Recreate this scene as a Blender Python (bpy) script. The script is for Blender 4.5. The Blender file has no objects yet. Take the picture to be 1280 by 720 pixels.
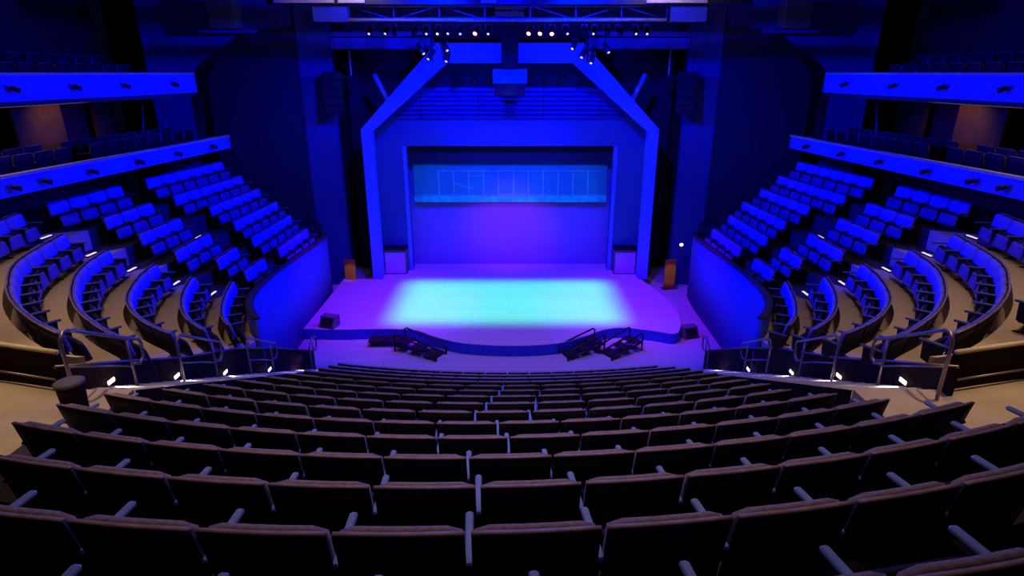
import bpy, math, random
from mathutils import Vector
random.seed(7)
COL = bpy.context.scene.collection
PI = math.pi
CAM = 7.7                       # eye height above the pit floor; depths are metres stageward of the camera
TILT = math.radians(20); FPX = 740.0

# ---------------------------------------------------------------- materials
def mat(name, col, rough=.6, metal=0, var=.15, scale=6, emit=None, es=0, spec=.3, bump=0):
    m = bpy.data.materials.new(name); m.use_nodes = True
    nt = m.node_tree; b = nt.nodes['Principled BSDF']
    b.inputs['Roughness'].default_value = rough; b.inputs['Metallic'].default_value = metal
    b.inputs['Specular IOR Level'].default_value = spec
    tc = nt.nodes.new('ShaderNodeTexCoord'); nz = nt.nodes.new('ShaderNodeTexNoise'); nz.inputs['Scale'].default_value = scale
    nz.inputs['Detail'].default_value = 4
    nt.links.new(tc.outputs['Object'], nz.inputs['Vector'])
    rp = nt.nodes.new('ShaderNodeValToRGB')
    rp.color_ramp.elements[0].position = .3; rp.color_ramp.elements[1].position = .7
    rp.color_ramp.elements[0].color = [c*(1-var) for c in col]+[1]; rp.color_ramp.elements[1].color = [min(1, c*(1+var)) for c in col]+[1]
    nt.links.new(nz.outputs['Fac'], rp.inputs['Fac']); nt.links.new(rp.outputs['Color'], b.inputs['Base Color'])
    if bump:
        bp = nt.nodes.new('ShaderNodeBump'); bp.inputs['Strength'].default_value = bump
        nt.links.new(nz.outputs['Fac'], bp.inputs['Height']); nt.links.new(bp.outputs['Normal'], b.inputs['Normal'])
    if emit:
        b.inputs['Emission Color'].default_value = list(emit)+[1]; b.inputs['Emission Strength'].default_value = es
    return m
def plankmat(name, c1, c2, rough=.35, sx=.25):
    m = mat(name, c1, rough); nt = m.node_tree; b = nt.nodes['Principled BSDF']
    tc = nt.nodes.new('ShaderNodeTexCoord'); mp = nt.nodes.new('ShaderNodeMapping')
    br = nt.nodes.new('ShaderNodeTexBrick'); br.inputs['Scale'].default_value = 1
    br.inputs['Brick Width'].default_value = 2.4; br.inputs['Row Height'].default_value = sx; br.inputs['Mortar Size'].default_value = .006
    br.inputs['Color1'].default_value = list(c1)+[1]; br.inputs['Color2'].default_value = list(c2)+[1]
    br.inputs['Mortar'].default_value = [c*.55 for c in c1]+[1]
    nt.links.new(tc.outputs['Object'], mp.inputs['Vector']); nt.links.new(mp.outputs['Vector'], br.inputs['Vector'])
    nt.links.new(br.outputs['Color'], b.inputs['Base Color']); return m
M = dict(
    shell=mat('seat_shell', (.010, .008, .010), .55, var=.3),
    rail=mat('seat_top_edge', (.32, .21, .18), .5, var=.2, scale=12),
    armd=mat('armrest_dark', (.10, .11, .20), .5, var=.12),
    pilaster=mat('pilaster_paint', (.02, .025, .16), .75, var=.08, scale=2),
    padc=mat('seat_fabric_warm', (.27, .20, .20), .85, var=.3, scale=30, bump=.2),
    pad=mat('seat_fabric_blue_lit', (.15, .12, .50), .85, var=.3, scale=30, bump=.2),  # same fabric as the centre seats, blue light put into its colour
    arm=mat('armrest_fabric', (.22, .31, .62), .5, var=.12),
    wood=mat('seat_underside_wood', (.13, .09, .24), .5, var=.25),
    dmetal=mat('black_metal', (.02, .02, .022), .45, metal=.3),
    steel=mat('brushed_rail', (.33, .27, .25), .38, metal=.85, var=.1),
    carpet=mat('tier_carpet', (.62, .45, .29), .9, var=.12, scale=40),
    dcarpet_shade=mat('dark_carpet_shade', (.05, .042, .04), .9, var=.2, scale=40),  # dark carpet; also stands for the shade on the far side tiers
    beige=mat('beige_floor', (.50, .37, .25), .6, var=.1, scale=3),
    barrier=mat('dark_barrier', (.020, .011, .008), .9, spec=.05, var=.25),
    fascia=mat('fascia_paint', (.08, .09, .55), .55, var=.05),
    cap=mat('fascia_cap', (.75, .58, .30), .5, var=.1),
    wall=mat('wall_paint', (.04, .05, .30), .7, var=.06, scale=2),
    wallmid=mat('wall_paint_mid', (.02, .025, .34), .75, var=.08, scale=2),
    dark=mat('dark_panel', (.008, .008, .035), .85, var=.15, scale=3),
    black=mat('black_cloth', (.008, .008, .012), .9, var=.2),
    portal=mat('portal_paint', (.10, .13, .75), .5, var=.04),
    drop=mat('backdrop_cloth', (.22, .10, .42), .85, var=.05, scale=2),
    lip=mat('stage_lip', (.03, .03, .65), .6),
    deck=plankmat('stage_boards', (.50, .41, .46), (.46, .38, .43), .6),
    pit=plankmat('pit_boards', (.42, .38, .40), (.37, .34, .36), .5),
    band=mat('scenic_band', (.01, .62, .42), .5, var=.25, scale=4),
    scrim=mat('scenic_glass', (.01, .26, .27), .5, var=.1),
    line=mat('scenic_lines', (.16, .70, .60), .5),
    cab=mat('speaker_cabinet', (.11, .10, .13), .7, var=.1),
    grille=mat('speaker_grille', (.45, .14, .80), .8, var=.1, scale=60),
    brown=mat('brown_wood_panel', (.40, .21, .012), .5, var=.2, scale=3),
    redwall=mat('dark_red_wall', (.06, .016, .014), .7),
    ceil=mat('ceiling_black', (.012, .012, .02), .9),
    beam=mat('catwalk_beam', (.14, .13, .15), .6),
    slat=mat('warm_slat', (.42, .34, .24), .6),
    lampw=mat('lamp_white', (.8, .8, .8), emit=(1, .93, .82), es=2.5),
    lampr=mat('lamp_red', (.8, .1, .1), emit=(1, .18, .12), es=9),
    lampb=mat('lamp_blue', (.1, .1, .9), emit=(.15, .15, 1), es=5),
    lamps=mat('lamp_small', (.8, .8, .7), emit=(1, .88, .6), es=.9),
    tread=mat('step_tread', (.42, .37, .33), .6, var=.08),
)

# ---------------------------------------------------------------- mesh builder
class MB:
    def __init__(s): s.v = []; s.f = []; s.sm = []
    def add(s, V, F, smooth=False):
        o = len(s.v); s.v += [tuple(p) for p in V]; s.f += [tuple(i+o for i in f) for f in F]; s.sm += [smooth]*len(F); return s
    def box(s, x0, x1, y0, y1, z0, z1, c=0):
        if c <= 0:
            V = [(x, y, z) for z in (z0, z1) for y in (y0, y1) for x in (x0, x1)]
            return s.add(V, [(0, 2, 3, 1), (4, 5, 7, 6), (0, 1, 5, 4), (2, 6, 7, 3), (0, 4, 6, 2), (1, 3, 7, 5)])
        R = [(x0+c, y0), (x1-c, y0), (x1, y0+c), (x1, y1-c), (x1-c, y1), (x0+c, y1), (x0, y1-c), (x0, y0+c)]
        cx, cy = (x0+x1)/2, (y0+y1)/2
        def ring(z, i): return [(x+(c*.7*i if x < cx else -c*.7*i), y+(c*.7*i if y < cy else -c*.7*i), z) for x, y in R]
        V = ring(z0, 1)+ring(z0+c, 0)+ring(z1-c, 0)+ring(z1, 1)
        F = [tuple(reversed(range(8))), tuple(range(24, 32))]
        for k in range(3):
            for i in range(8): j = (i+1) % 8; F.append((k*8+i, k*8+j, k*8+8+j, k*8+8+i))
        return s.add(V, F)
    def obox(s, a, b, w, z0a, z1a, z0b=None, z1b=None):
        """a slab standing on the plan line a-b, w thick"""
        z0b = z0a if z0b is None else z0b; z1b = z1a if z1b is None else z1b
        d = Vector((b[0]-a[0], b[1]-a[1])).normalized(); n = Vector((-d.y, d.x))*w/2
        V = []
        for p, z0, z1 in ((a, z0a, z1a), (b, z0b, z1b)):
            V += [(p[0]-n.x, p[1]-n.y, z0), (p[0]+n.x, p[1]+n.y, z0), (p[0]+n.x, p[1]+n.y, z1), (p[0]-n.x, p[1]-n.y, z1)]
        return s.add(V, [(0, 1, 2, 3), (7, 6, 5, 4), (0, 4, 5, 1), (1, 5, 6, 2), (2, 6, 7, 3), (3, 7, 4, 0)])
    def prism(s, poly, z0, z1):
        n = len(poly); V = [(x, y, z0) for x, y in poly]+[(x, y, z1) for x, y in poly]
        F = [tuple(reversed(range(n))), tuple(range(n, 2*n))]+[(i, (i+1) % n, n+(i+1) % n, n+i) for i in range(n)]
        return s.add(V, F)
    def vprism(s, poly, y0, y1):
        """polygon in the x-z plane given depth y0..y1"""
        n = len(poly); V = [(x, y0, z) for x, z in poly]+[(x, y1, z) for x, z in poly]
        F = [tuple(range(n)), tuple(reversed(range(n, 2*n)))]+[((i+1) % n, i, n+i, n+(i+1) % n) for i in range(n)]
        return s.add(V, F)
    def tube(s, pts, r, n=8, r2=None):
        P = [Vector(p) for p in pts]; V = []; up = None
        for i, p in enumerate(P):
            d = (P[min(i+1, len(P)-1)]-P[max(i-1, 0)]).normalized()
            if up is None: up = d.orthogonal().normalized()
            up = (up-d*up.dot(d)).normalized(); sd = d.cross(up)
            rr = r if r2 is None else r+(r2-r)*i/(len(P)-1)
            V += [p+(up*math.cos(2*PI*k/n)+sd*math.sin(2*PI*k/n))*rr for k in range(n)]
        F = [tuple(reversed(range(n))), tuple(range(len(V)-n, len(V)))]
        for i in range(len(P)-1):
            for k in range(n): j = (k+1) % n; F.append((i*n+k, i*n+j, i*n+n+j, i*n+n+k))
        return s.add(V, F, True)
    def lathe(s, prof, n=16, c=(0, 0, 0)):
        V = [(c[0]+r*math.cos(2*PI*k/n), c[1]+r*math.sin(2*PI*k/n), c[2]+z) for r, z in prof for k in range(n)]
        F = [tuple(reversed(range(n))), tuple(range(len(V)-n, len(V)))]
        for i in range(len(prof)-1):
            for k in range(n): j = (k+1) % n; F.append((i*n+k, i*n+j, i*n+n+j, i*n+n+k))
        return s.add(V, F, True)
    def panel(s, w, z0, z1, y0, y1, t, bow=.03, nu=8, nv=4, rnd=.04, puff=0, rb=0):
        """curved upright panel: width w, from (y0,z0) at the foot to (y1,z1) at the top, t thick"""
        V = []
        for side in (0, 1):
            for j in range(nv+1):
                for i in range(nu+1):
                    u = -1+2*i/nu; v = j/nv
                    drop = rnd*max(0, abs(u)-.7)**2/.09*v
                    lift = rb*max(0, abs(u)-.7)**2/.09*(1-v)
                    e = (1-u**4)*(1-(2*v-1)**4)
                    y = y0+(y1-y0)*v + bow*u*u + (t/2+puff*e if side else -t/2)
                    V.append((u*w/2, y, z0+(z1-z0)*v-drop+lift))
        N = (nu+1)*(nv+1); F = []
        for j in range(nv):
            for i in range(nu):
                a = j*(nu+1)+i; F.append((a, a+1, a+nu+2, a+nu+1)); F.append((N+a, N+a+nu+1, N+a+nu+2, N+a+1))
        for i in range(nu):
            F.append((i+1, i, N+i, N+i+1)); a = nv*(nu+1)+i; F.append((a, a+1, N+a+1, N+a))
        for j in range(nv):
            a = j*(nu+1); F.append((a, a+nu+1, N+a+nu+1, N+a)); a += nu; F.append((a+nu+1, a, N+a, N+a+nu+1))
        return s.add(V, F, True)
    def mesh(s, name, m):
        me = bpy.data.meshes.new(name); me.from_pydata(s.v, [], s.f); me.materials.append(m)
        me.polygons.foreach_set('use_smooth', s.sm); me.update(); return me
    def build(s, name, m, parent=None):
        o = bpy.data.objects.new(name, s.mesh(name, m)); COL.objects.link(o)
        if parent: o.parent = parent
        return o

def tag(o, label=None, cat=None, group=None, kind=None):
    if label: o['label'] = label
    if cat: o['category'] = cat
    if group: o['group'] = group
    if kind: o['kind'] = kind
    return o
def empty(name, loc=(0, 0, 0), rz=0, label=None, cat=None, group=None):
    o = bpy.data.objects.new(name, None); COL.objects.link(o); o.location = loc; o.rotation_euler = (0, 0, rz)
    return tag(o, label, cat, group)
def struct(o, label=None): tag(o, label, None, None, 'structure'); return o
def copy_tree(root, loc, rz, label, group):
    r = root.copy(); COL.objects.link(r); r.location = loc; r.rotation_euler = (0, 0, rz); r['label'] = label; r['group'] = group
    for ch in list(root.children):
        c = ch.copy(); COL.objects.link(c); c.parent = r
        for g in list(ch.children):
            d = g.copy(); COL.objects.link(d); d.parent = c
    return r
ORD = 'zeroth first second third fourth fifth sixth seventh eighth ninth tenth eleventh twelfth thirteenth fourteenth fifteenth sixteenth seventeenth eighteenth nineteenth twentieth'.split()
def ordw(n):
    return ORD[n] if n < len(ORD) else 'twenty-'+ORD[n-20]
def inframe(x, y, z, m=60):
    zc = y*math.cos(TILT)+(CAM-z)*math.sin(TILT)
    if zc < .6: return False
    px = 640+(x-.07)*FPX/zc; py = 360+((CAM-z)*math.cos(TILT)-y*math.sin(TILT))*FPX/zc
    return -m < px < 1280+m and py < 720+m*2

def extr(P, x0, x1):
    n = len(P)
    return [(x0, y, z) for y, z in P]+[(x1, y, z) for y, z in P], [tuple(reversed(range(n))), tuple(range(n, 2*n))]+[(i, (i+1) % n, n+(i+1) % n, n+i) for i in range(n)]
# ---------------------------------------------------------------- seats
FO = .72                         # top of a seat back above its floor
def seat_parts(w):
    k = w-(.034 if w > .65 else .02); sd = w < .65
    back = MB().panel(k, .10, FO-.005, .11, .0, .022, .010, rnd=.004, rb=.03)
    rail = MB().panel(k+.002, FO-.008, FO+.004, .0, -.001, .028, .010, nv=1, rnd=.004, puff=.022)
    pad = MB().panel(k-(.01 if sd else .03), .38, FO-.02, .11, .055, .05, .010, rnd=.012 if sd else .03, puff=.02, rb=.01)
    seat = MB().panel(k-.05, .12, .455, .32, .27, .05, .0, rnd=.03, puff=0, rb=.03)
    under = MB().panel(k-.06, .14, .40, .352, .306, .016, .0, rnd=.02, puff=.012, rb=.02)
    def arm(sx):
        b = MB().box(sx-.024, sx+.024, .04, .44, .455, .488, .010)
        return b
    leg = MB().add(*extr([(.06, 0), (.36, 0), (.36, .018), (.27, .03), (.25, .15), (.36, .19), (.38, .456), (.10, .456), (.12, .17), (.13, .03), (.06, .018)], -w/2-.014, -w/2+.014))
    return back, rail, pad, seat, under, arm(-w/2), leg, arm(w/2)
def make_seat(w, name):
    t = empty(name)
    back, rail, pad, seat, under, a1, leg, a2 = seat_parts(w)
    bk = back.build('backrest', M['shell'], t)
    r = rail.build('top_edge', M['rail'], bk); r['label'] = 'light wooden top edge'
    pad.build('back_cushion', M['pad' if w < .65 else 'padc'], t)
    s = seat.build('seat', M['shell'], t); under.build('seat_underside', M['wood'], s)
    a1.build('armrest', M['armd' if w < .65 and w > .6 else 'arm'], t); leg.build('leg', M['dmetal'], t)
    t['category'] = 'seat'
    return t
def add_end_arm(t, w, me={}):
    if w not in me: me[w] = seat_parts(w)[7].mesh('armrest', M['armd' if w < .65 and w > .6 else 'arm'])
    o = bpy.data.objects.new('armrest', me[w]); COL.objects.link(o); o.parent = t

protos = {}
def place(w, name, loc, rz, label, group, last):
    if (w, name) not in protos:
        t = protos[(w, name)] = make_seat(w, name); t.location = loc; t.rotation_euler = (0, 0, rz); t['label'] = label; t['group'] = group
        t = t
    else:
        t = copy_tree(first_plain[(w, name)], loc, rz, label, group)
    if (w, name) not in first_plain: first_plain[(w, name)] = t
    elif last: add_end_arm(t, w)
    return t
first_plain = {}

# centre block: row n counted from the one nearest the camera; (left end, right end, x of one gap)
def crow(n):
    d = 2.35+.8*n; h = 2.15+.359*n
    R = 13.5+.42*max(n, 0); cx = -.6*(1-max(n, 0)/13)
    return d, h, R, cx
def cpt(n, th, off=0):
    d, h, R, cx = crow(n); r = R-off
    yc = d+math.sqrt(R*R-cx*cx)
    return cx+r*math.sin(th), yc-r*math.cos(th)
ENDS = {-1: (-3.6, 3.6), 0: (-4.9, 4.9), 1: (-5.2, 5.3), 2: (-4.3, 4.36), 3: (-4.66, 4.05), 4: (-4.8, 3.95), 5: (-4.6, 3.8), 6: (-4.5, 3.9), 7: (-4.4, 3.9),
        8: (-4.3, 4.0), 9: (-4.2, 4.0), 10: (-4.2, 4.0), 11: (-4.2, 4.0), 12: (-4.25, 3.9), 13: (-4.3, 3.7)}
PH = {-1: .2, 0: -.15, 1: -.15, 2: .27, 3: .30, 4: -.07, 5: -.1, 6: .25, 7: .1, 8: -.2, 9: .15}
for n in range(-1, 14):
    d, h, R, cx = crow(n); z = CAM-h-FO
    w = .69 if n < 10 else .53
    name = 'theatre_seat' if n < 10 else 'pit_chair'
    x0, x1 = ENDS[n]; g = PH.get(n, .05*n)
    thg = math.asin((g-cx)/R); dth = w/R
    if n >= 2:
        ta, tb_ = math.asin((x0-cx)/R), math.asin((x1-cx)/R); cnt = round((tb_-ta)/dth); dth = (tb_-ta)/cnt; thg = ta
    seats = []
    k = -20
    for k in range(-20, 20):
        th = thg+(k+.5)*dth; x, y = cpt(n, th)
        if n >= 2 and not 0 <= k < cnt: continue
        if n < 2 and (x-.5*w < x0-.2 or x+.5*w > x1+.2): continue
        seats.append((th, x, y))
    if n < 2: seats = [s for s in seats if inframe(s[1], s[2], z+FO, 40)]
    frow = 14-n
    for i, (th, x, y) in enumerate(seats):
        where = f'{ordw(i+1)} from left' + (' edge of view' if n < 2 else ' end')
        rowname = {-1: 'nearest row at bottom of view', 0: 'second nearest row of centre block', 1: 'third nearest row of centre block'}.get(n) or f'centre block, {ordw(frow)} row from the stage'
        lab = (f'dark beige-edged seat, {rowname}, {where}' if n < 10 else f'small dark chair, {rowname}, {where}')
        place(w, name, (x, y, z), th, lab, f'seats of the centre block, {ordw(frow)} row from the stage', i == len(seats)-1)

# stepped floor under the centre block
tb = MB()
def ang(n, x, off=0):
    d, h, R, cx = crow(n); return math.asin((x-cx)/(R-off))
for n in range(-4, 14):
    d, h, R, cx = crow(n); z = CAM-h-FO
    xa, xb = (-4.95, 4.6) if n >= 2 else (-5.35, 5.45) if n == 1 else (-5.0, 5.0)
    N = 24; V = []
    for i in range(N+1):
        x = xa+(xb-xa)*i/N
        def yy(m):
            dd, hh, RR, c = crow(m); return dd+math.sqrt(RR*RR-c*c)-math.sqrt(RR*RR-(x-c)**2)-.03
        ya, yb = yy(n), yy(n+1)
        V += [(x, ya, z-.5), (x, ya, z), (x, yb, z), (x, yb, z-.5)]
    F = []
    for i in range(N):
        a = i*4; F += [(a, a+4, a+5, a+1), (a+1, a+5, a+6, a+2), (a+2, a+6, a+7, a+3), (a+3, a+7, a+4, a)]
    F += [(0, 1, 2, 3), (N*4+3, N*4+2, N*4+1, N*4)]
    tb.add(V, F)
struct(tb.build('floor', M['dcarpet_shade']), 'stepped dark floor under the centre seats')

# ---------------------------------------------------------------- side blocks
ROWS = [  # back-top drop below eye, far/mid part, curved part (plan points, left side mirrored to positive x)
 (4.95, [(6.97, 19.6), (7.06, 16.6), (7.12, 14.75)], [(7.10, 14.3), (6.75, 13.05), (6.33, 12.0), (5.85, 11.3)]),
 (4.62, [(7.70, 20.2), (7.8, 16.6), (7.8, 14.45)], [(7.76, 13.9), (7.52, 12.95), (7.12, 11.94), (6.55, 11.04), (5.85, 10.35)]),
 (4.25, [(8.3, 20.7), (8.55, 16.7), (8.55, 14.2)], [(8.48, 13.65), (8.25, 12.46), (7.8, 11.3), (7.25, 10.5), (6.6, 9.87), (5.85, 9.35)]),
 (3.83, [(8.95, 20.9), (9.35, 16.8), (9.45, 14.05)], [(9.38, 13.45), (8.98, 11.8), (8.28, 10.5), (7.48, 9.5), (6.6, 8.72), (5.85, 8.2)]),
 (3.38, [(9.5, 20.9), (10.0, 16.7), (10.2, 13.85)], [(10.1, 13.2), (9.45, 10.9), (8.55, 9.5), (7.76, 8.63), (6.95, 7.95), (6.2, 7.45)]),
 (2.90, [(10.1, 20.9), (10.75, 16.7), (11.0, 13.65)], [(10.9, 13.0), (10.35, 10.8), (9.5, 9.35), (8.6, 8.4), (7.7, 7.75)]),
]
def spline(P, step=.05):
    out = []
    Q = [Vector(p) for p in P]; Q = [Q[0]*2-Q[1]]+Q+[Q[-1]*2-Q[-2]]
    for i in range(1, len(Q)-2):
        n = max(2, int((Q[i+1]-Q[i]).length/step))
        for k in range(n):
            t = k/n; a, b, c, d = Q[i-1:i+3]
            out.append(.5*((2*b)+(c-a)*t+(2*a-5*b+4*c-d)*t*t+(3*b-a-3*c+d)*t**3))
    out.append(Q[-2]); return out
def stations(P, pitch, start=0):
    C = spline(P); out = []; acc = 0; nxt = start+pitch/2; L = sum((C[i+1]-C[i]).length for i in range(len(C)-1))
    n = int((L-start)/pitch); 
    for i in range(len(C)-1):
        seg = (C[i+1]-C[i]); l = seg.length
        while nxt <= acc+l and len(out) < n:
            p = C[i]+seg*((nxt-acc)/l); out.append((p, seg.normalized())); nxt += pitch
        acc += l
    return out
bulk = MB(); bulk_rail = MB(); bulk_wood = MB(); bulk_shell = MB(); bulk_arm = MB()
def add_bulk(w, x, y, z, rz):
    c, s = math.cos(rz), math.sin(rz)
    parts = seat_parts(w)
    for src, dst in ((parts[0], bulk_shell), (parts[1], bulk_rail), (parts[2], bulk), (parts[3], bulk_shell), (parts[4], bulk_wood), (parts[5], bulk_arm)):
        dst.v, o = dst.v, len(dst.v)
        dst.v += [(x+a*c-b*s, y+a*s+b*c, z+q) for a, b, q in src.v]
        dst.f += [tuple(i+o for i in f) for f in src.f]; dst.sm += src.sm
WS = .62
SIDE = {-1: 'left', 1: 'right'}
def offset_curve(P, off):
    C = spline(P, .3); out = []
    for i, p in enumerate(C):
        t = (C[min(i+1, len(C)-1)]-C[max(i-1, 0)]).normalized(); out.append((p.x+t.y*off, p.y-t.x*off))
    return out
for sx in (-1, 1):
    for j, (h, far, cur) in enumerate(ROWS):
        z = CAM-h-FO
        st = stations(list(reversed(cur)), WS, .03)
        for i, (p, t) in enumerate(st):
            # walking from the aisle outward; the seat faces the stage side
            nx, ny = t.y, -t.x               # towards the stage in the positive-x frame is -x: pick the side facing the axis
            if nx > 0: nx, ny = -nx, -ny
            if abs(nx) < .2 and ny < 0: nx, ny = -nx, -ny
            fx = nx*sx; rz = math.atan2(-fx, ny)
            lab = f'seat in the {SIDE[sx]} curved block, {ordw(j+1)} row from the stage wall, {ordw(i+1)} from the aisle'
            place(WS, 'theatre_seat', (p.x*sx, p.y, z), rz, lab, f'seats of the {SIDE[sx]} curved block, {ordw(j+1)} row', i == len(st)-1)
        P = far
        for P, s0 in (([far[0], ((far[0][0]*.12+far[1][0]*.88), far[1][1]+.45)], 0), ([(far[1][0], far[1][1]-.45), far[2]], 0)):
            for p, t in stations(P, WS):
                nx, ny = t.y, -t.x
                if nx > 0: nx, ny = -nx, -ny
                add_bulk(WS, p.x*sx, p.y, z, math.atan2(-nx*sx, ny))
    for j, (h, far, cur) in enumerate(ROWS):
        z = CAM-h-FO
        for k, (x, y) in enumerate(((far[1][0]-.25, far[1][1]), ((far[2][0]+cur[0][0])/2-.2, (far[2][1]+cur[0][1])/2))):
            t = empty('aisle_light', (x*sx, y, z+.03), 0, f'tiny step light in the {SIDE[sx]} side block, {"far" if k == 0 else "near"} aisle, {ordw(j+1)} step from the stage wall', 'light', f'step lights of the {SIDE[sx]} side block')
            MB().box(-.03, .03, -.16, .16, -.03, .012, .006).build('lens', M['lamps'], t); MB().box(-.05, .05, -.19, .19, -.035, -.0, .006).build('housing', M['dmetal'], t)
    # tiers of the side block, one terrace per row
    tm = MB(); td = MB()
    for j, (h, far, cur) in enumerate(ROWS):
        z = CAM-h-FO
        full = [(far[0][0]+.0, 21.7)]+far+cur
        if j == 5: full = full+[(6.95, 7.58), (5.8, 7.3)]
        else: full = full[:-1]+[cur[-1], (5.72, cur[-1][1]-.12)]
        A = offset_curve(full, -.10 if True else 0)
        inner = [(7.2, 21.7), (6.66, 20.4), (6.5, 19), (6.45, 17), (6.4, 15), (6.35, 13.8), (6.22, 13.15), (6.0, 12.6), (5.72, 12.15)] if j == 0 else None
        if j > 0:
            f2 = ROWS[j-1]; inner = [(f2[1][0][0], 21.7)]+f2[1]+f2[2][:-1]+[f2[2][-1], (5.72, f2[2][-1][1]-.12)]
        I = [(p.x, p.y) for p in spline(inner, .3)] if j == 0 else offset_curve(inner, -.10)
        # resample both to N
        def rs(L, N=60):
            Ls = [0]
            for a, b in zip(L, L[1:]): Ls.append(Ls[-1]+math.dist(a, b))
            out = []; k = 0
            for i in range(N+1):
                s = Ls[-1]*i/N
                while k < len(L)-2 and Ls[k+1] < s: k += 1
                u = (s-Ls[k])/max(1e-9, Ls[k+1]-Ls[k]); out.append((L[k][0]+(L[k+1][0]-L[k][0])*u, L[k][1]+(L[k+1][1]-L[k][1])*u))
            return out
        a, b = rs(A), rs(I); V = []
        for p, q in zip(a, b):
            V += [(p[0]*sx, p[1], 0.0), (p[0]*sx, p[1], z), (q[0]*sx, q[1], z), (q[0]*sx, q[1], 0.0)]
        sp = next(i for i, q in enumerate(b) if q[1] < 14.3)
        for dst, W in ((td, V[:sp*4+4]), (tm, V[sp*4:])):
            F = []
            for i in range(len(W)//4-1):
                o = i*4; F += [(o, o+4, o+5, o+1), (o+1, o+5, o+6, o+2), (o+2, o+6, o+7, o+3)]
            F += [(0, 1, 2, 3), (len(W)-1, len(W)-2, len(W)-3, len(W)-4)]
            dst.add(W, F)
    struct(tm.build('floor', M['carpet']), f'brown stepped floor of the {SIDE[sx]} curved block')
    struct(td.build('floor', M['dcarpet_shade']), f'stepped floor coloured dark as shade under the far seats of the {SIDE[sx]} side block')  # shade between the far rows is put into this floor's colour

# ---------------------------------------------------------------- inner parapet walls beside the stage
for sx in (-1, 1):
    P = [(7.15, 21.6, 5.6), (6.58, 20.4, 5.45), (6.43, 19, 5.35), (6.38, 17, 5.2), (6.35, 15, 5.1), (6.3, 13.8, 5.1), (6.17, 13.15, 5.1), (5.95, 12.6, 5.12), (5.65, 12.2, 5.2)]
    C = spline([p[:2] for p in P], .25)
    m = MB(); cp = MB()
    def hh(y):
        for a, b in zip(P, P[1:]):
            if b[1] <= y <= a[1]: return a[2]+(b[2]-a[2])*(a[1]-y)/(a[1]-b[1])
        return P[-1][2]
    V = []; Vc = []
    for i, p in enumerate(C):
        t = (C[min(i+1, len(C)-1)]-C[max(i-1, 0)]).normalized(); n = Vector((t.y, -t.x))
        zt = CAM-hh(p.y)
        a = p-n*.07; b = p+n*.07
        V += [(a.x*sx, a.y, 0), (a.x*sx, a.y, zt), (b.x*sx, b.y, zt), (b.x*sx, b.y, 0)]
        a = p-n*.09; b = p+n*.09
        Vc += [(a.x*sx, a.y, zt), (a.x*sx, a.y, zt+.05), (b.x*sx, b.y, zt+.05), (b.x*sx, b.y, zt)]
    F = []
    for i in range(len(C)-1):
        o = i*4; F += [(o+k, o+4+k, o+4+(k+1) % 4, o+(k+1) % 4) for k in range(4)]
    F += [(0, 1, 2, 3), (len(V)-1, len(V)-2, len(V)-3, len(V)-4)]
    m.add(V, F, True); cp.add(Vc, F, True)
    w = struct(m.build('wall_'+SIDE[sx]+'_stage', M['wall']), f'curved blue-lit parapet wall at the {SIDE[sx]} of the stage')
    cp.build('cap', M['dcarpet_shade'], w)

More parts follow.
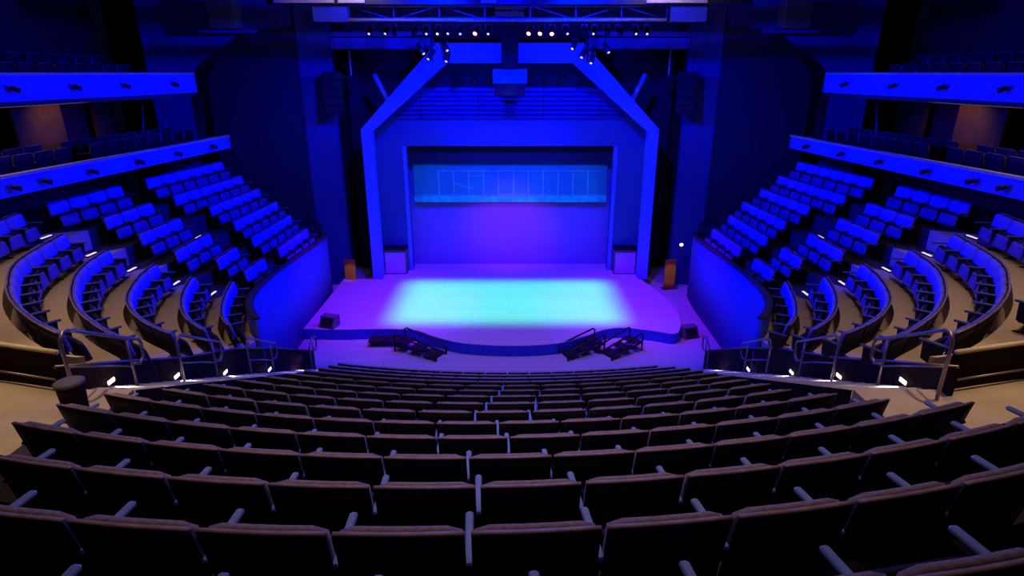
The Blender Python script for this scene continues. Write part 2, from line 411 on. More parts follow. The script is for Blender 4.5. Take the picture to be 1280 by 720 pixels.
# ---------------------------------------------------------------- outer aisles: stairs, barriers, handrails, step lights, landings
def sh(y): return 4.5+.487*(y-7.9)
for sx in (-1, 1):
    m = MB(); y = 6.9; xi, xo = (4.95, 5.72) if sx < 0 else (4.6, 5.72)
    while y < 13.9:
        z = CAM-sh(y+.15); a, b = sorted((xi*sx, xo*sx)); m.box(a, b, y, y+.31, 0, z); y += .30
    struct(m.build('floor', M['tread']), f'steps of the {SIDE[sx]} aisle going down to the stage')
    MB().obox(((xi-.02)*sx, 6.95), ((xi-.02)*sx, 13.9), .05, 0, CAM-sh(6.95)+.06, 0, CAM-sh(13.9)+.06).build('trim_3' if sx < 0 else 'trim_4', M['barrier'])['kind'] = 'structure'
    m = MB(); z = CAM-3.95
    m.prism([(xi*sx, 5.15), (xi*sx+.45*sx, 5.15), (xi*sx+.45*sx, 3.6), (9.5*sx, 3.6), (9.5*sx, 8.4), (7.3*sx, 7.25), (5.8*sx, 6.92), (xi*sx, 6.92)][::sx], z-.6, z)
    struct(m.build('floor', M['beige']), f'beige landing at the {SIDE[sx]} end of the centre rows')
    # barrier along the aisle
    m = MB(); pts = [(5.76, 6.75, 3.55), (5.76, 8.1, 4.15), (5.76, 9.4, 4.75), (5.76, 11.2, 5.45), (5.6, 12.6, 6.1), (5.4, 14.6, 7.15)]
    for a, b in zip(pts, pts[1:]): m.obox((a[0]*sx, a[1]), (b[0]*sx, b[1]), .07, CAM-a[2]-1.0 if a[2] < 6.7 else 0, CAM-a[2], max(0, CAM-b[2]-1.0), CAM-b[2])
    bar = m.build('aisle_barrier', M['barrier']); tag(bar, f'dark sloping side barrier along the {SIDE[sx]} aisle', 'barrier')
    m = MB(); m.tube([(a[0]*sx, a[1], CAM-a[2]+.02) for a in pts], .022); m.build('top_rail', M['steel'], bar)
    # parapet behind the last curved row, with rail
    t = empty('parapet', (0, 0, 0), 0, f'low dark parapet behind the {SIDE[sx]} curved block, edging the beige landing', 'parapet')
    P = [(5.85, 6.95), (7.2, 7.3), (8.3, 7.85), (9.6, 9.0)]
    m = MB(); r = MB(); r2 = MB()
    for a, b in zip(P, P[1:]): m.obox((a[0]*sx, a[1]), (b[0]*sx, b[1]), .08, CAM-4.0, CAM-3.45)
    r.tube([(a[0]*sx, a[1], CAM-3.42) for a in P], .035); r2.tube([(a[0]*sx, a[1]-.09, CAM-3.78) for a in P], .014)
    m.build('panel', M['barrier'], t); r.build('top_rail', M['cap'], t); r2.build('lower_rail', M['steel'], t)
    # hoop handrails
    for k, (ya, yb) in enumerate(((6.65, 8.1), (8.95, 10.3), (11.3, 12.7), (14.2, 14.75))):
        x = (5.52 if k < 3 else 5.3)*sx
        top = lambda y: CAM-sh(y)+.86 if y < 13.5 else .95
        bot = lambda y: CAM-sh(y)-.05 if y < 13.5 else 0
        t = empty('handrail', (x, ya, max(0, CAM-sh(ya))), 0, f'bent metal handrail on the {SIDE[sx]} aisle, {ordw(k+1)} going down', 'handrail', f'hoop handrails of the {SIDE[sx]} aisle')
        def rel(p): return (p[0]-t.location.x, p[1]-t.location.y, p[2]-t.location.z)
        za, zb = top(ya), top(yb); path = [(x, ya, bot(ya)), (x, ya, za-.14), (x, ya+.02, za-.06), (x, ya+.08, za-.01), (x, ya+.16, za-.01), (x, yb-.12, zb+.03), (x, yb-.04, zb-.01), (x, yb, zb-.09), (x, yb-.02, zb-.3), (x, yb-.12, zb-.37), (x, yb-.28, zb-.3)]
        m = MB(); m.tube([rel(p) for p in path], .024, 10); m.build('rail', M['steel'], t)
        m = MB(); m.tube([rel((x, yb-.3, bot(yb-.3))), rel((x, yb-.3, zb+.1))], .02, 8); m.build('post', M['steel'], t)
        ym = (ya+yb)/2
        if k < 3:
            m = MB(); m.tube([rel((x, ya, za-.45)), rel((x, ym, top(ym)-.45)), rel((x, yb-.3, zb-.33))], .013, 8); m.build('lower_rail', M['steel'], t)
    # step lights on the barrier, just above the treads
    for k, y in enumerate((7.5, 9.0, 10.55, 12.15, 13.5)):
        z = CAM-sh(y)+.16; x = (5.66 if y < 11.5 else 5.5)*sx
        m = MB(); m.box(-.012, .012, -.07, .07, -.03, .03, .006)
        t = empty('step_light', (x, y, z), 0, f'glowing step light low on the {SIDE[sx]} aisle barrier, {ordw(k+1)} going down', 'light', f'step lights of the {SIDE[sx]} aisle')
        m.build('lens', M['lampw'], t)
        m = MB(); m.box(.0, .02*1, -.085, .085, -.045, -.032).box(0, .02, -.085, .085, .032, .045); o = m.build('housing', M['dmetal'], t); o.scale.x = sx
        L = bpy.data.lights.new('step_lamp', 'SPOT'); L.spot_size = 1.25; L.spot_blend = .25; L.energy = 30; L.color = (1, .9, .8); L.shadow_soft_size = .03
        lo = bpy.data.objects.new('step_lamp', L); COL.objects.link(lo); lo.parent = t; lo.location = (-.05*sx, 0, .02); lo.rotation_euler = (0, math.radians(42)*sx, 0)

# ---------------------------------------------------------------- stage, pit floor, walls
struct(MB().box(-14, 14, 12.2, 26, -.3, 0).build('floor', M['pit']), 'lilac-lit boarded floor in front of the stage')
SZ = .35
edge = [(-6.3, 16.55), (-5.1, 16.5), (-4.25, 16.55), (-2.95, 16.48), (-2.25, 16.0), (-1.5, 15.6), (-.8, 15.44), (0, 15.38), (.8, 15.42), (1.5, 15.58), (2.2, 15.98), (2.85, 16.48), (3.5, 16.64), (4.4, 16.4), (4.95, 16.2), (5.25, 16.7), (5.45, 17.6), (5.45, 18.7), (5.25, 20.0), (4.95, 21.2), (5.3, 22.2), (5.3, 25), (-5.3, 25), (-5.3, 22.2), (-5.2, 21.2), (-6.3, 21.2)]
def smooth_edge(P, a, b):
    return [tuple(p) for p in spline(P[a:b], .12)]
poly = smooth_edge(edge, 0, 20)+edge[20:]
st = MB().prism(poly, SZ-.02, SZ).build('stage_floor', M['deck']); struct(st, 'stage deck lit cyan in the middle and purple around')
ins = [(x, y) for x, y in poly]
l = MB().prism(ins, 0, SZ-.02); l.build('edge', M['lip'], st)
# proscenium portal
yP = 21.3
t = empty('portal_frame', (0, yP, 0), 0, 'bright blue chamfered portal frame around the whole stage opening', 'proscenium frame')
ox, ix = 5.17, 4.83
zc0 = CAM-1.85
def leg(sx):
    return MB().vprism([(ix*sx, SZ), (ox*sx, SZ), (ox*sx, zc0), (ix*sx, zc0-.1)][::sx], -.15, .35)
for sx in (-1, 1):
    leg(sx).build('upright', M['portal'], t)
    MB().vprism([(ix*sx, zc0-.1), (ox*sx, zc0), (2.5*sx, CAM+.85), (2.1*sx, CAM+.32)][::sx], -.15, .35).build('corner_brace', M['portal'], t)
MB().vprism([(-2.1, CAM+.30), (2.1, CAM+.30), (2.5, CAM+.92), (-2.5, CAM+.92)], -.15, .35).build('header', M['portal'], t)
# wall behind the portal with the inner opening
yW = 22.3; ot = CAM-2.55
w = MB()
w.box(-5.0, -3.83, yW, yW+.3, 0, ot).box(3.83, 5.0, yW, yW+.3, 0, ot)
w.vprism([(-5.0, ot), (5.0, ot), (5.0, zc0), (3.6, CAM-.5), (-3.6, CAM-.5), (-5.0, zc0)], yW, yW+.3)
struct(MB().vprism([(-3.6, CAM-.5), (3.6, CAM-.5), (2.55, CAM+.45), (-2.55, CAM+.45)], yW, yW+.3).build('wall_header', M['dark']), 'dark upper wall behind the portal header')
struct(w.build('wall_proscenium', M['wall']), 'blue-lit wall around the inner stage opening')
# columns of the opening (slim lighter jambs)
for sx in (-1, 1):
    struct(MB().box(min(sx*3.83, sx*3.97), max(sx*3.83, sx*3.97), yW-.05, yW, SZ, ot).build('trim_1' if sx < 0 else 'trim_2', M['portal']), f'slim {SIDE[sx]} jamb of the inner stage opening')
# louvres above the opening
t = empty('louvre_panel', (0, yW-.06, 0), 0, 'row of thin horizontal louvres high above the inner stage opening', 'louvre')
for k in range(7):
    z = CAM-.62-k*.155; MB().box(-4.1, 4.1, -.10, .05, z, z+.045, .01).build('slat', M['wallmid'], t)
for x in (-3.2, -1.15, 1.2, 3.25): MB().box(x-.02, x+.02, .0, .05, CAM-1.6, CAM-.55).build('upright', M['dmetal'], t)
# border recess, hanging scenic panel, backdrop
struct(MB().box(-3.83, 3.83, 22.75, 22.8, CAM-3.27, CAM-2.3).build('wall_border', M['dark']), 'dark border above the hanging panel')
t = empty('scenic_panel', (0, 22.85, CAM-4.74), 0, 'teal-lit hanging panel with thin pale grid lines across the stage opening', 'panel')
MB().box(-3.72, 3.72, 0, .06, 0, 1.5, .01).build('sheet', M['scrim'], t)
m = MB()
for k in range(11): x = -2.75+k*.575; m.box(x-.012, x+.012, -.02, .0, .0 if k % 3 else -.0, 1.2)
m.box(-2.8, 3.4, -.02, 0, 1.2, 1.215).box(-3.6, 3.6, -.02, 0, .27, .285).box(-1.6, -.6, -.02, 0, 1.0, 1.012)
m.tube([(-2.2, -.01, .75), (-1.4, -.01, .5)], .01, 6); m.tube([(-.5, -.01, .3), (.6, -.01, .32)], .012, 6)
m.build('grid_lines', M['line'], t)
MB().box(-3.72, 3.72, -.05, -.021, .0, .26).build('lower_band', M['band'], t)
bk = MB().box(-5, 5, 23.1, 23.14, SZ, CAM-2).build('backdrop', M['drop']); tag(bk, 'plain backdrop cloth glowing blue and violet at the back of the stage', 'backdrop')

# side recess walls, pilasters, dark acoustic panels, upper blue walls
for sx in (-1, 1):
    s = SIDE[sx]
    struct(MB().vprism([(6.12*sx, 0), (7.28*sx, 0), (7.15*sx, CAM+3), (6.12*sx, CAM+3)][::sx], 21.55, 21.9).build('column', M['pilaster']), f'tall blue pilaster at the {s} of the stage')
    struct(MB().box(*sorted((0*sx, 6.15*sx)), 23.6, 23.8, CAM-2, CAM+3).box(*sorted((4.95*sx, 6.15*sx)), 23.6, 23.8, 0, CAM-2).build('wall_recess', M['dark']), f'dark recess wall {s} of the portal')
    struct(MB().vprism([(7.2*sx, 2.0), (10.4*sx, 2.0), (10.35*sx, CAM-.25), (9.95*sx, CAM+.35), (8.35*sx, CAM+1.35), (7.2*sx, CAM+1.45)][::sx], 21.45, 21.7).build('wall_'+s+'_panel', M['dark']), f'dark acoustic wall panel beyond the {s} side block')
    struct(MB().box(*sorted((7.1*sx, 12.6*sx)), 21.9, 22.1, 0, CAM+3).build('wall_'+s+'_end', M['wallmid']), f'blue end wall above the {s} balconies')
    # ledge box and bracket high on the wall
    t = empty('wall_loudspeaker', (9.3*sx, 21.2, CAM+1.35), 0, f'dark loudspeaker box high on the {s} end wall', 'loudspeaker')
    MB().box(-.45, .45, -.3, .25, 0, .85, .03).build('cabinet', M['cab'], t)
    MB().box(-.9, .9, -.05, .25, -.12, -.04).build('bracket', M['wallmid'], t)
    # wooden panel and loudspeaker column by the portal
    t = empty('wooden_panel', (6.0*sx, 21.1, 0), .25*sx, f'upright warm brown wooden board in the {s} stage wing', 'board')
    MB().box(-.22, .22, -.03, .03, .02, 1.15, .01).build('board', M['brown'], t)
    MB().box(-.26, .26, -.12, .12, 0, .03).build('foot', M['dmetal'], t)
    t = empty('loudspeaker_column', (5.95*sx, 21.0, CAM-1.3), 0, f'black hanging loudspeaker column {s} of the portal', 'loudspeaker')
    for k in range(5): MB().box(-.28, .28, -.25+k*.02, .2, k*.27, k*.27+.25, .02).build('cabinet', M['black'], t)
    m = MB(); m.tube([(-.15, 0, 1.35), (-.15, 0, 4)], .012, 6).tube([(.15, 0, 1.35), (.15, 0, 4)], .012, 6); m.build('cable', M['dmetal'], t)
    # stage loudspeakers
    t = empty('stage_subwoofer', (4.42*sx, 21.75, SZ), 0, f'square cabinet with violet-lit grille just inside the {s} portal upright', 'loudspeaker')
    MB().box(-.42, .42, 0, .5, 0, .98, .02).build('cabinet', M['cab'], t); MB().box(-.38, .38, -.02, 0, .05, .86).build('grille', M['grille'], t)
    MB().box(-.45, .45, -.05, .52, .98, 1.03).build('lid', M['black'], t)
    # monitor on the stage corner
    t = empty('monitor_speaker', (5.55*sx, 16.75, SZ if sx < 0 else 0), .3*sx, f'small dark wedge monitor on the {s} front corner of the stage', 'loudspeaker')
    MB().add([(-.25, -.2, 0), (.25, -.2, 0), (.25, .2, 0), (-.25, .2, 0), (-.25, -.05, .34), (.25, -.05, .34), (.25, .2, .34), (-.25, .2, .34)], [(3, 2, 1, 0), (4, 5, 6, 7), (0, 1, 5, 4), (2, 3, 7, 6), (0, 4, 7, 3), (1, 2, 6, 5)]).build('cabinet', M['cab'], t)
    MB().add([(-.2, -.20, .03), (.2, -.20, .03), (.2, -.075, .31), (-.2, -.075, .31)], [(0, 1, 2, 3)]).build('grille', M['dmetal'], t)

# folding steps from the stage to the pit
def stage_steps(loc, rz, label, L=1.45):
    t = empty('stage_steps', loc, rz, label, 'steps', 'portable steps at the stage front')
    for k in range(3): MB().box(k*L/3, (k+1)*L/3-.06, -.24, .24, .27-k*.1, .30-k*.1).build('tread', M['dmetal'], t)
    for s in (-.26, .26):
        MB().tube([(0, s, 0), (0, s, .52), (.06, s, .56), (L-.1, s, .30), (L, s, .22), (L, s, 0)], .026, 8).build('handrail', M['dmetal'], t)
        MB().tube([(0, s, .28), (L, s, .04)], .03, 8).build('side_beam', M['dmetal'], t)
stage_steps((-3.25, 15.95, 0), math.radians(-27), 'dark portable steps with handrails at the left of the curved stage lip')
stage_steps((2.65, 15.9, 0), math.radians(180+27), 'dark portable steps at the right of the stage lip, the pair nearer the middle', 1.25)
stage_steps((3.75, 16.0, 0), math.radians(180+34), 'dark portable steps at the right of the stage lip, the outer pair', 1.2)
t = empty('stage_platform', (-3.7, 16.15, 0), 0, 'flat dark platform against the left front of the stage', 'platform')
MB().box(-.5, .5, -.2, .2, .16, .22, .01).build('deck', M['dmetal'], t)
for x in (-.42, .42): MB().box(x-.03, x+.03, -.15, .15, 0, .16).build('leg', M['dmetal'], t)
t = empty('usher_chair', (4.05, 13.1, 0), 0, 'single dark chair standing apart at the right end of the front row', 'chair')
MB().panel(.32, .42, .8, .05, 0, .03, .02).build('backrest', M['shell'], t); MB().box(-.17, .17, .05, .42, .38, .43, .01).build('seat', M['pad'], t)
for x in (-.14, .14):
    for y in (.07, .38): MB().tube([(x, y, 0), (x, y, .4)], .012, 6).build('leg', M['dmetal'], t)
t = empty('litter_bin', (-5.3, 6.35, CAM-3.95), 0, 'dark round bin beside the topmost left aisle handrail', 'bin')
MB().lathe([(.0, 0), (.13, 0), (.15, .4), (.0, .4)], 20).build('body', M['barrier'], t)
MB().lathe([(.0, .4), (.165, .4), (.165, .43), (.12, .45), (0, .45)], 20).build('lid', M['cab'], t)

# ---------------------------------------------------------------- balconies
def poly_at(P, y):
    for a, b in zip(P, P[1:]):
        if b[1] <= y <= a[1]: return a[0]+(b[0]-a[0])*(a[1]-y)/(a[1]-b[1])
    return P[-1][0]
LOW = [(9.95, 21.45), (10.35, 17), (10.8, 12.4), (11.0, 8), (11.1, 2)]
UPP = [(10.4, 20.6), (10.8, 17), (11.2, 13.7), (11.5, 8), (11.6, 2)]
for sx in (-1, 1):
    s = SIDE[sx]
    for nm, P, ht, hb in (('lower', LOW, 2.12, 2.52), ('upper', UPP, .06, .62)):
        m = MB(); cp = MB(); fl = MB(); so = MB()
        for a, b in zip(P, P[1:]):
            m.obox((a[0]*sx, a[1]), (b[0]*sx, b[1]), .10, CAM-hb, CAM-ht)
            cp.obox((a[0]*sx, a[1]), (b[0]*sx, b[1]), .17, CAM-ht, CAM-ht+.06)
        if nm == 'upper': m.box(*sorted((10.35*sx, 10.9*sx)), 20.55, 20.65, CAM-hb, CAM-ht)
        else: m.box(*sorted((9.9*sx, 10.6*sx)), 21.3, 21.44, CAM-hb, CAM-ht)
        o = struct(m.build('wall_'+s+'_'+nm+'_fascia', M['fascia']), f'blue front of the {nm} balcony on the {s}')
        cp.build('cap', M['cap'], o)
        # floor tiers of the balcony
        for k in range(4):
            zz = CAM-hb+(-.12+.26*k if nm == 'upper' else .02+.05*k); x0 = .05+.75*k
            pl = [((p[0]+x0)*sx, p[1]) for p in P]+[((p[0]+x0+(.75 if k < 3 else 3.0))*sx, p[1]) for p in reversed(P)]
            fl.prism(pl[::sx], zz-.12 if k else CAM-hb-.0, zz)
        struct(fl.build('floor', M['dcarpet_shade']), f'stepped floor of the {nm} balcony on the {s}')
        # fascia spotlights
        ys = (20.2, 18.3, 16.6, 14.9, 13.5, 12.7) if nm == 'lower' else (19.4, 17.3, 15.6, 13.9)
        for k, y in enumerate(ys):
            x = poly_at(P, y)-.05; z = CAM-(ht+hb)/2
            t = empty('balcony_spotlight', (x*sx, y, z), 0, f'small dark spotlight on the {s} {nm} balcony front, {ordw(k+1)} from the stage', 'spotlight', f'spotlights on the {nm} balcony fronts')
            MB().tube([(0, 0, 0), (-.06*sx, 0, 0)], .015, 6).build('bracket', M['dmetal'], t)
            MB().tube([(-.06*sx, -.04, .03), (-.20*sx, .06, -.05)], .05, 10, .06).build('body', M['dmetal'], t)
            MB().tube([(-.20*sx, .06, -.05), (-.207*sx, .065, -.054)], .05, 10).build('lens', M['arm'], t)
        # seats on the balcony (bulk)
        for k in range(3 if nm == 'upper' else 2):
            zz = CAM-hb+(-.12+.26*k if nm == 'upper' else .02+.05*k); off = .05+.75*k+.62; y = 20.4 if nm == 'lower' else 19.6; c = 0
            while y > 8.6:
                c += 1
                if c % 9 != 0: add_bulk(.56, (poly_at(P, y)+off)*sx, y, zz, PI/2*sx*-1 if sx > 0 else PI/2*-1*sx*1)
                y -= .58
    # back walls and doorway bays behind the balconies
    struct(MB().box(*sorted((14.2*sx, 14.4*sx)), 2, 22, 0, CAM+3).build('wall_'+s, M['black']), f'black wall behind the {s} balconies')
    t = empty('doorway_bay', (13.5*sx, 18.55, CAM-2.3), 0, f'warm brown doorway bay with dark red middle behind the {s} lower balcony', 'doorway')
    MB().box(*sorted((0, .1*sx)), -1.85, 0, 0, 1.72).build('side_panel', M['brown'], t)
    MB().box(*sorted((0, .1*sx)), 1.45, 2.2, 0, 1.72).build('side_panel', M['brown'], t)
    MB().box(*sorted((.3*sx, .4*sx)), 0, 1.45, 0, 1.72).build('door', M['redwall'], t)
    for k, y in enumerate((18.9, 20.0)):
        x = (poly_at(LOW, y)+1.3)*sx
        t = empty('balcony_pole', (x, y, CAM-2.4), 0, f'thin pale pole among the {s} lower balcony seats, {ordw(k+1)} from the doorway bay', 'pole', 'poles on the lower balconies')
        MB().tube([(0, 0, 0), (-.12*sx, .25, 1.5)], .02, 8).build('rod', M['steel'], t); MB().lathe([(0, 0), (.06, 0), (.06, .03), (0, .04)], 10).build('base', M['dmetal'], t)

b = bulk.build('theatre_seating', M['pad']); tag(b, 'blue-lit and shadowed rows of seats beyond the side aisles and on all balconies', 'seating', None, 'stuff')
bulk_shell.build('backrest', M['shell'], b); bulk_rail.build('top_edge', M['rail'], b); bulk_wood.build('seat_underside', M['wood'], b); bulk_arm.build('armrest', M['armd'], b)
for c in b.children: c['kind'] = 'stuff'

# ---------------------------------------------------------------- ceiling, catwalks, rig
struct(MB().box(-15, 15, 0, 26, CAM+3, CAM+3.2).build('ceiling', M['ceil']), 'black ceiling')
struct(MB().box(-15, 15, 23.9, 24.1, 0, CAM+3).build('wall_back_stage', M['black']), 'black wall behind the stage')
def catwalk(y, z, x0, x1, label, slatted):
    t = empty('catwalk', (0, y, z), 0, label, 'catwalk')
    MB().box(x0, x1, -.25, .25, 0, .07).build('deck', M['beam'], t)
    for dz, r in ((.02, .04), (.36, .03)):
        MB().tube([(x0, -.27, dz), (x1, -.27, dz)], r, 8).build('rail', M['slat'] if slatted else M['beam'], t)
    n = int((x1-x0)/1.1)
    for i in range(n+1):
        x = x0+(x1-x0)*i/n; MB().tube([(x, -.27, .02), (x, -.27, .36)], .02, 6).build('post', M['beam'], t)
    m = MB()
    for i in range(n):
        a = x0+(x1-x0)*i/n; b_ = x0+(x1-x0)*(i+1)/n; m.tube([(a, -.27, .02 if i % 2 else .36), (b_, -.27, .36 if i % 2 else .02)], .012, 6)
    m.build('bracing', M['beam'], t)
catwalk(18.0, CAM+1.34, -4.4, 4.3, 'catwalk with warm-lit rails across the hall in front of the portal', True)
t = empty('ceiling_beam', (0, 17.2, CAM+1.69), 0, 'dark ceiling beam with pale lit panels along the top of the view', 'beam')
MB().box(-6.4, 6.4, 0, .3, 0, .25).build('beam', M['dmetal'], t)
for a, b_ in ((-6.2, -4.6), (-.75, -.35), (3.6, 5.2), (-4.5, -3.8)): MB().box(a, b_, -.04, 0, .03, .22).build('panel', M['slat'], t)
for sx in (-1, 1):
    s = SIDE[sx]
    t = empty('reflector_panel', (0, 20.6, 0), 0, f'bright blue rectangular panel above the {s} loudspeaker column', 'panel')
    MB().box(*sorted((5.1*sx, 6.25*sx)), 0, .05, CAM+1.52, CAM+1.95).build('board', M['portal'], t)
    MB().box(*sorted((5.05*sx, 6.3*sx)), .05, .12, CAM+1.48, CAM+2.0).build('frame', M['dmetal'], t)
    t = empty('cross_beam', (0, 21.7, 0), 0, f'blue horizontal beam between the {s} pilaster and the portal corner', 'beam')
    MB().box(*sorted((2.6*sx, 6.1*sx)), 0, .2, CAM+.75, CAM+1.1).build('beam', M['wallmid'], t)
    MB().box(*sorted((2.6*sx, 6.1*sx)), -.02, .2, CAM+1.15, CAM+1.3).build('pipe_box', M['wallmid'], t)
    t = empty('wing_shelf', (0, 21.8, 0), 0, f'dark equipment gantry high in the {s} recess beside the portal', 'gantry')
    MB().box(*sorted((5.3*sx, 6.1*sx)), -.4, .2, CAM-.2, CAM-.1).build('deck', M['dmetal'], t)
    MB().tube([(5.4*sx, -.4, CAM-.1), (5.4*sx, -.4, CAM+.7)], .03, 8).build('post', M['slat'], t)
    MB().tube([(4.2*sx, -.5, CAM-.9), (4.6*sx, -.5, CAM-.05)], .09, 8).build('brace', M['slat'], t)

# lighting bars with lamps
def fixture(x, y, z, label, lamp, size=1, aim=(0, .2, -1), group='stage lanterns on the front truss'):
    t = empty('stage_lantern', (x, y, z), 0, label, 'stage light', group)
    a = Vector(aim).normalized()*.3*size
    MB().tube([(0, 0, .12), (0, 0, .3)], .015, 6).build('clamp', M['dmetal'], t)
    MB().tube([(-.1*size, 0, 0), (-.1*size, 0, .12), (.1*size, 0, .12), (.1*size, 0, 0)], .012, 6).build('yoke', M['steel'], t)
    MB().tube([-a*.5, a*.5, a*.8], .085*size, 12, .1*size).build('body', M['dmetal'], t)
    MB().tube([a*.8, a*.84], (.075 if lamp == 'lampr' else .045)*size, 12).build('lens', M[lamp], t)
t = empty('lighting_truss', (0, 19.0, CAM+1.5), 0, 'black lighting truss hung in front of the portal header', 'truss')
for dy, dz in ((-.12, 0), (.12, 0), (0, .2)): MB().tube([(-4.4, dy, dz), (4.2, dy, dz)], .022, 8).build('chord', M['dmetal'], t)
m = MB()
for i in range(28):
    x = -4.4+i*.307; m.tube([(x, -.12, 0), (x+.15, 0, .2), (x+.307, .12, 0)], .01, 5)
m.build('lacing', M['dmetal'], t)
n = 0
for x, lamp, lab in ((-4.1, 'lamps', 'white'), (-3.6, 'lamps', 'white'), (-3.4, 'dmetal', 'unlit'), (-2.75, 'dmetal', 'unlit'), (-2.45, 'lamps', 'white'), (-2.1, 'lampw', 'bright white'), (-1.75, 'lamps', 'white'), (-1.45, 'lampb', 'blue'), (-.95, 'lampr', 'red'), (-.62, 'lamps', 'white'),
                     (.62, 'lampr', 'red'), (.95, 'lampr', 'red'), (1.25, 'lampr', 'red'), (1.65, 'lamps', 'white'), (2.2, 'dmetal', 'unlit'), (2.5, 'lamps', 'white'), (2.85, 'dmetal', 'unlit'), (3.2, 'dmetal', 'unlit'), (3.7, 'lamps', 'white'), (4.05, 'lamps', 'white')):
    n += 1; fixture(x, 19.0, CAM+1.20, f'small stage lantern with {lab} lens on the front truss, {ordw(n)} from the left', lamp, .8, (random.uniform(-.4, .4), -.7, -.7))
n = 0
for x, z in ((-2.75, .7), (-2.4, .55), (-2.0, .8), (-1.9, .5), (2.0, .85), (2.3, .6), (2.55, .45), (2.95, .75)):
    n += 1; fixture(x, 19.6, CAM+z, f'lantern clustered at a top corner of the portal, {ordw(n)} from the left', 'lamps', .9, (random.uniform(-.6, .6), -.5, -.8), 'lanterns at the portal corners')
for sx in (-1, 1):
    t = empty('lantern_bar', (2.4*sx, 19.6, CAM+.3), 0, f'black vertical bar holding the lantern cluster at the {SIDE[sx]} portal corner', 'bar')
    MB().tube([(0, .05, 0), (0, .05, 2.7)], .03, 8).build('pole', M['dmetal'], t); MB().tube([(-.6, .05, .75), (.6, .05, .75)], .025, 8).build('arm', M['dmetal'], t)
# central cluster
t = empty('speaker_cluster', (0, 20.2, CAM), 0, 'black loudspeaker cluster hanging in the centre before the portal header', 'loudspeaker')
MB().box(-.27, .27, 0, .4, .12, 1.42, .02).build('cabinet', M['black'], t)
MB().box(-.45, .45, -.05, .5, 1.5, 2.15, .02).build('motor_box', M['cab'], t)
MB().box(-.5, .5, .2, .6, -.72, -.35, .02).build('sub_cabinet', M['black'], t)
m = MB(); m.tube([(-.2, .2, 1.4), (-.2, .2, 2.98)], .015, 6).tube([(.2, .2, 1.4), (.2, .2, 2.98)], .015, 6); m.build('cable', M['dmetal'], t)
t = empty('screen_box', (0, 21.0, CAM-.33), 0, 'blue-lit box under the central loudspeaker cluster', 'screen')
MB().box(-.55, .55, -.05, 0, 0, .42).build('screen', M['portal'], t); MB().box(-.58, .58, 0, .3, -.03, .45).build('case', M['cab'], t)
t = empty('lighting_bar', (0, 21.9, CAM-.1), 0, 'second lighting bar below the portal header with small dark lanterns', 'bar')
MB().tube([(-2.0, 0, 0), (2.0, 0, 0)], .025, 8).build('pipe', M['dmetal'], t)
for k in range(8):
    x = -1.75+k*.5; MB().tube([(x, 0, -.05), (x, -.06, -.25)], .07, 10, .09).build('lantern', M['dmetal'], t)
t = empty('bay_light', (13.3, 16.0, CAM-.55), 0, 'small warm lamp above the right brown doorway bay', 'light')
MB().lathe([(0, -.05), (.05, -.03), (.06, 0), (.05, .03), (0, .05)], 12).build('bulb', M['lamps'], t)
MB().box(.02, .12, -.04, .04, -.04, .04).build('base', M['dmetal'], t)
t = empty('wing_light', (6.3, 21.0, 1.75), 0, 'small white lamp above the board in the right stage wing', 'light')
MB().lathe([(0, -.06), (.06, -.03), (.07, 0), (.06, .03), (0, .06)], 12).build('bulb', M['lampw'], t)
MB().tube([(0, 0, -1.75), (0, 0, -.06)], .015, 6).build('stand', M['dmetal'], t)

# ---------------------------------------------------------------- lights
def spot(name, loc, to, e, col, ang, blend=.6, size=.15):
    L = bpy.data.lights.new(name, 'SPOT'); L.energy = e; L.color = col; L.spot_size = math.radians(ang); L.spot_blend = blend; L.shadow_soft_size = size
    o = bpy.data.objects.new(name, L); COL.objects.link(o); o.location = loc
    o.rotation_euler = (Vector(to)-Vector(loc)).to_track_quat('-Z', 'Y').to_euler(); return o
def area(name, loc, to, e, col, sx, sy, spread=180):
    L = bpy.data.lights.new(name, 'AREA'); L.energy = e; L.color = col; L.shape = 'RECTANGLE'; L.size = sx; L.size_y = sy; L.spread = math.radians(spread)
    o = bpy.data.objects.new(name, L); COL.objects.link(o); o.location = loc
    o.rotation_euler = (Vector(to)-Vector(loc)).to_track_quat('-Z', 'Y').to_euler(); return o
BLUE = (.004, .012, 1)
B = (0, .0010, 1)
for sx in (-1, 1):
    spot('house_blue', (-2.4*sx, 19.0, CAM+.35), (9.4*sx, 13.5, 4.4), 9800, B, 70, .7)
    spot('fascia_blue', (-3.0*sx, 15.0, CAM+.2), (10.6*sx, 14.5, 6.4), 3400, B, 62, .8)
    spot('wall_blue', (-1.5*sx, 15.5, CAM+1.8), (10.0*sx, 21.9, 8.9), 8500, B, 60, .9)
    spot('parapet_blue', (-2.0*sx, 16.0, CAM+.9), (6.4*sx, 17.0, 1.5), 3000, B, 66, .9)
    spot('portal_blue', (1.8*sx, 14.5, CAM+2.2), (3.4*sx, 21.8, 4.6), 5600, (.0, .008, 1), 85, .8)
    spot('header_blue', (1.2*sx, 15.0, CAM+.3), (1.6*sx, 21.2, CAM+.4), 2200, (.0, .010, 1), 50, .8)
    spot('stage_side_violet', (2.5*sx, 15.5, CAM+2.2), (4.3*sx, 18.4, .35), 3500, (.34, .012, 1), 46, .9)
    spot('centre_blue', (1.5*sx, 17.5, CAM+1.3), (1.0*sx, 4.0, 4.5), 1700, (.01, .05, 1), 60, .9)
area('stage_cyan', (-.1, 18.95, CAM-.85), (-.1, 18.951, 0), 195, (.05, 1, .30), 7.3, 3.9, 12)
spot('stage_violet', (0, 17.0, CAM+1.0), (0, 18.6, .35), 2000, (.20, .012, 1), 84, .6)
spot('backdrop_violet', (0, 18.6, 4.4), (0, 23.1, 1.9), 850, (.45, .03, 1), 52, 1)
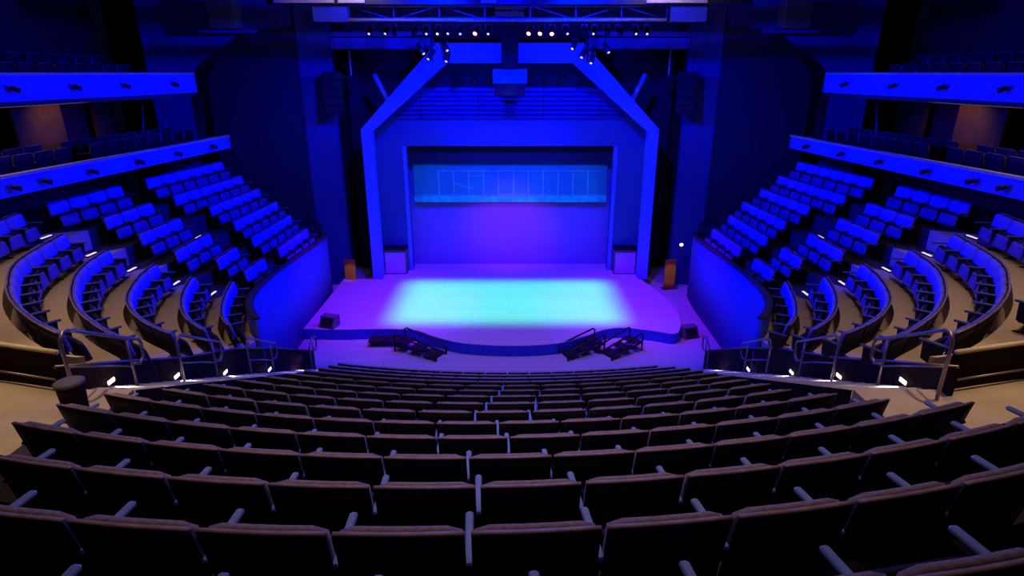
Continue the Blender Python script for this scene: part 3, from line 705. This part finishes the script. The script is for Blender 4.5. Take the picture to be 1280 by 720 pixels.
spot('backdrop_blue', (0, 18.0, CAM+.6), (0, 23.1, 1.8), 2500, (.02, .0, 1), 66, .6)
for x in (-2.8, -1.4, 0, 1.4, 2.8): spot('panel_teal', (x, 19.2, CAM+.9), (x, 22.9, CAM-4.45), 110, (.0, .8, .5), 15, .8)
spot('pit_lilac', (0, 11.5, CAM+2.6), (0, 14.4, 0), 2600, (.20, .19, 1), 66, .9)
# warm house light, dim
for x in (-7.6, 7.6): area('house_warm', (x, 9.3, CAM+2.8), (x*1.05, 9.6, 0), 36, (1, .72, .48), 2, 2, 90)
area('house_warm_centre', (0, 5.5, CAM+2.8), (0, 5.4, 0), 66, (1, .68, .55), 5, 1.5, 110)
for sx in (-1, 1):
    spot('landing_warm', (7.0*sx, 7.0, CAM+2.5), (6.0*sx, 6.0, 3.8), 650, (1, .72, .48), 40, .8)
    spot('bay_warm', (12.4*sx, 17.9, CAM-.8), (13.5*sx, 18.2, CAM-1.7), 10, (1, .5, .08), 120, .8, .05)
    spot('wing_warm', (6.0*sx, 19.5, 1.6), (6.0*sx, 21.1, .6), 26, (1, .62, .2), 24, .5, .03)
    area('balcony_warm', (11.1*sx, 15.5, CAM-.72), (11.1*sx, 15.51, 0), 16, (1, .8, .7), .3, 9)
    area('balcony_warm', (11.5*sx, 13, CAM+2.9), (11.5*sx, 13.01, 0), 6, (1, .8, .65), .5, 9, 70)
    spot('rig_warm', (3.8*sx, 16.3, CAM+2.3), (3.8*sx, 18, CAM+1.5), 60, (1, .8, .45), 130, .8)
    spot('rig_warm', (5.0*sx, 16.0, CAM+2.5), (5.0*sx, 17.2, CAM+1.8), 22, (1, .75, .5), 100, .8)

w = bpy.data.worlds.new('World'); bpy.context.scene.world = w; w.use_nodes = True
w.node_tree.nodes['Background'].inputs[0].default_value = (.004, .006, .05, 1); w.node_tree.nodes['Background'].inputs[1].default_value = .1
# ---------------------------------------------------------------- camera
cd = bpy.data.cameras.new('Camera'); cam = bpy.data.objects.new('Camera', cd); COL.objects.link(cam)
cd.sensor_width = 36; cd.lens = FPX/1280*36; cd.clip_start = .05; cd.clip_end = 200
cam.location = (.07, 0, CAM); cam.rotation_euler = (PI/2-TILT, 0, 0)
sc = bpy.context.scene; sc.camera = cam
sc.view_settings.view_transform = 'Standard'; sc.view_settings.look = 'None'; sc.view_settings.exposure = 0; sc.view_settings.gamma = 1
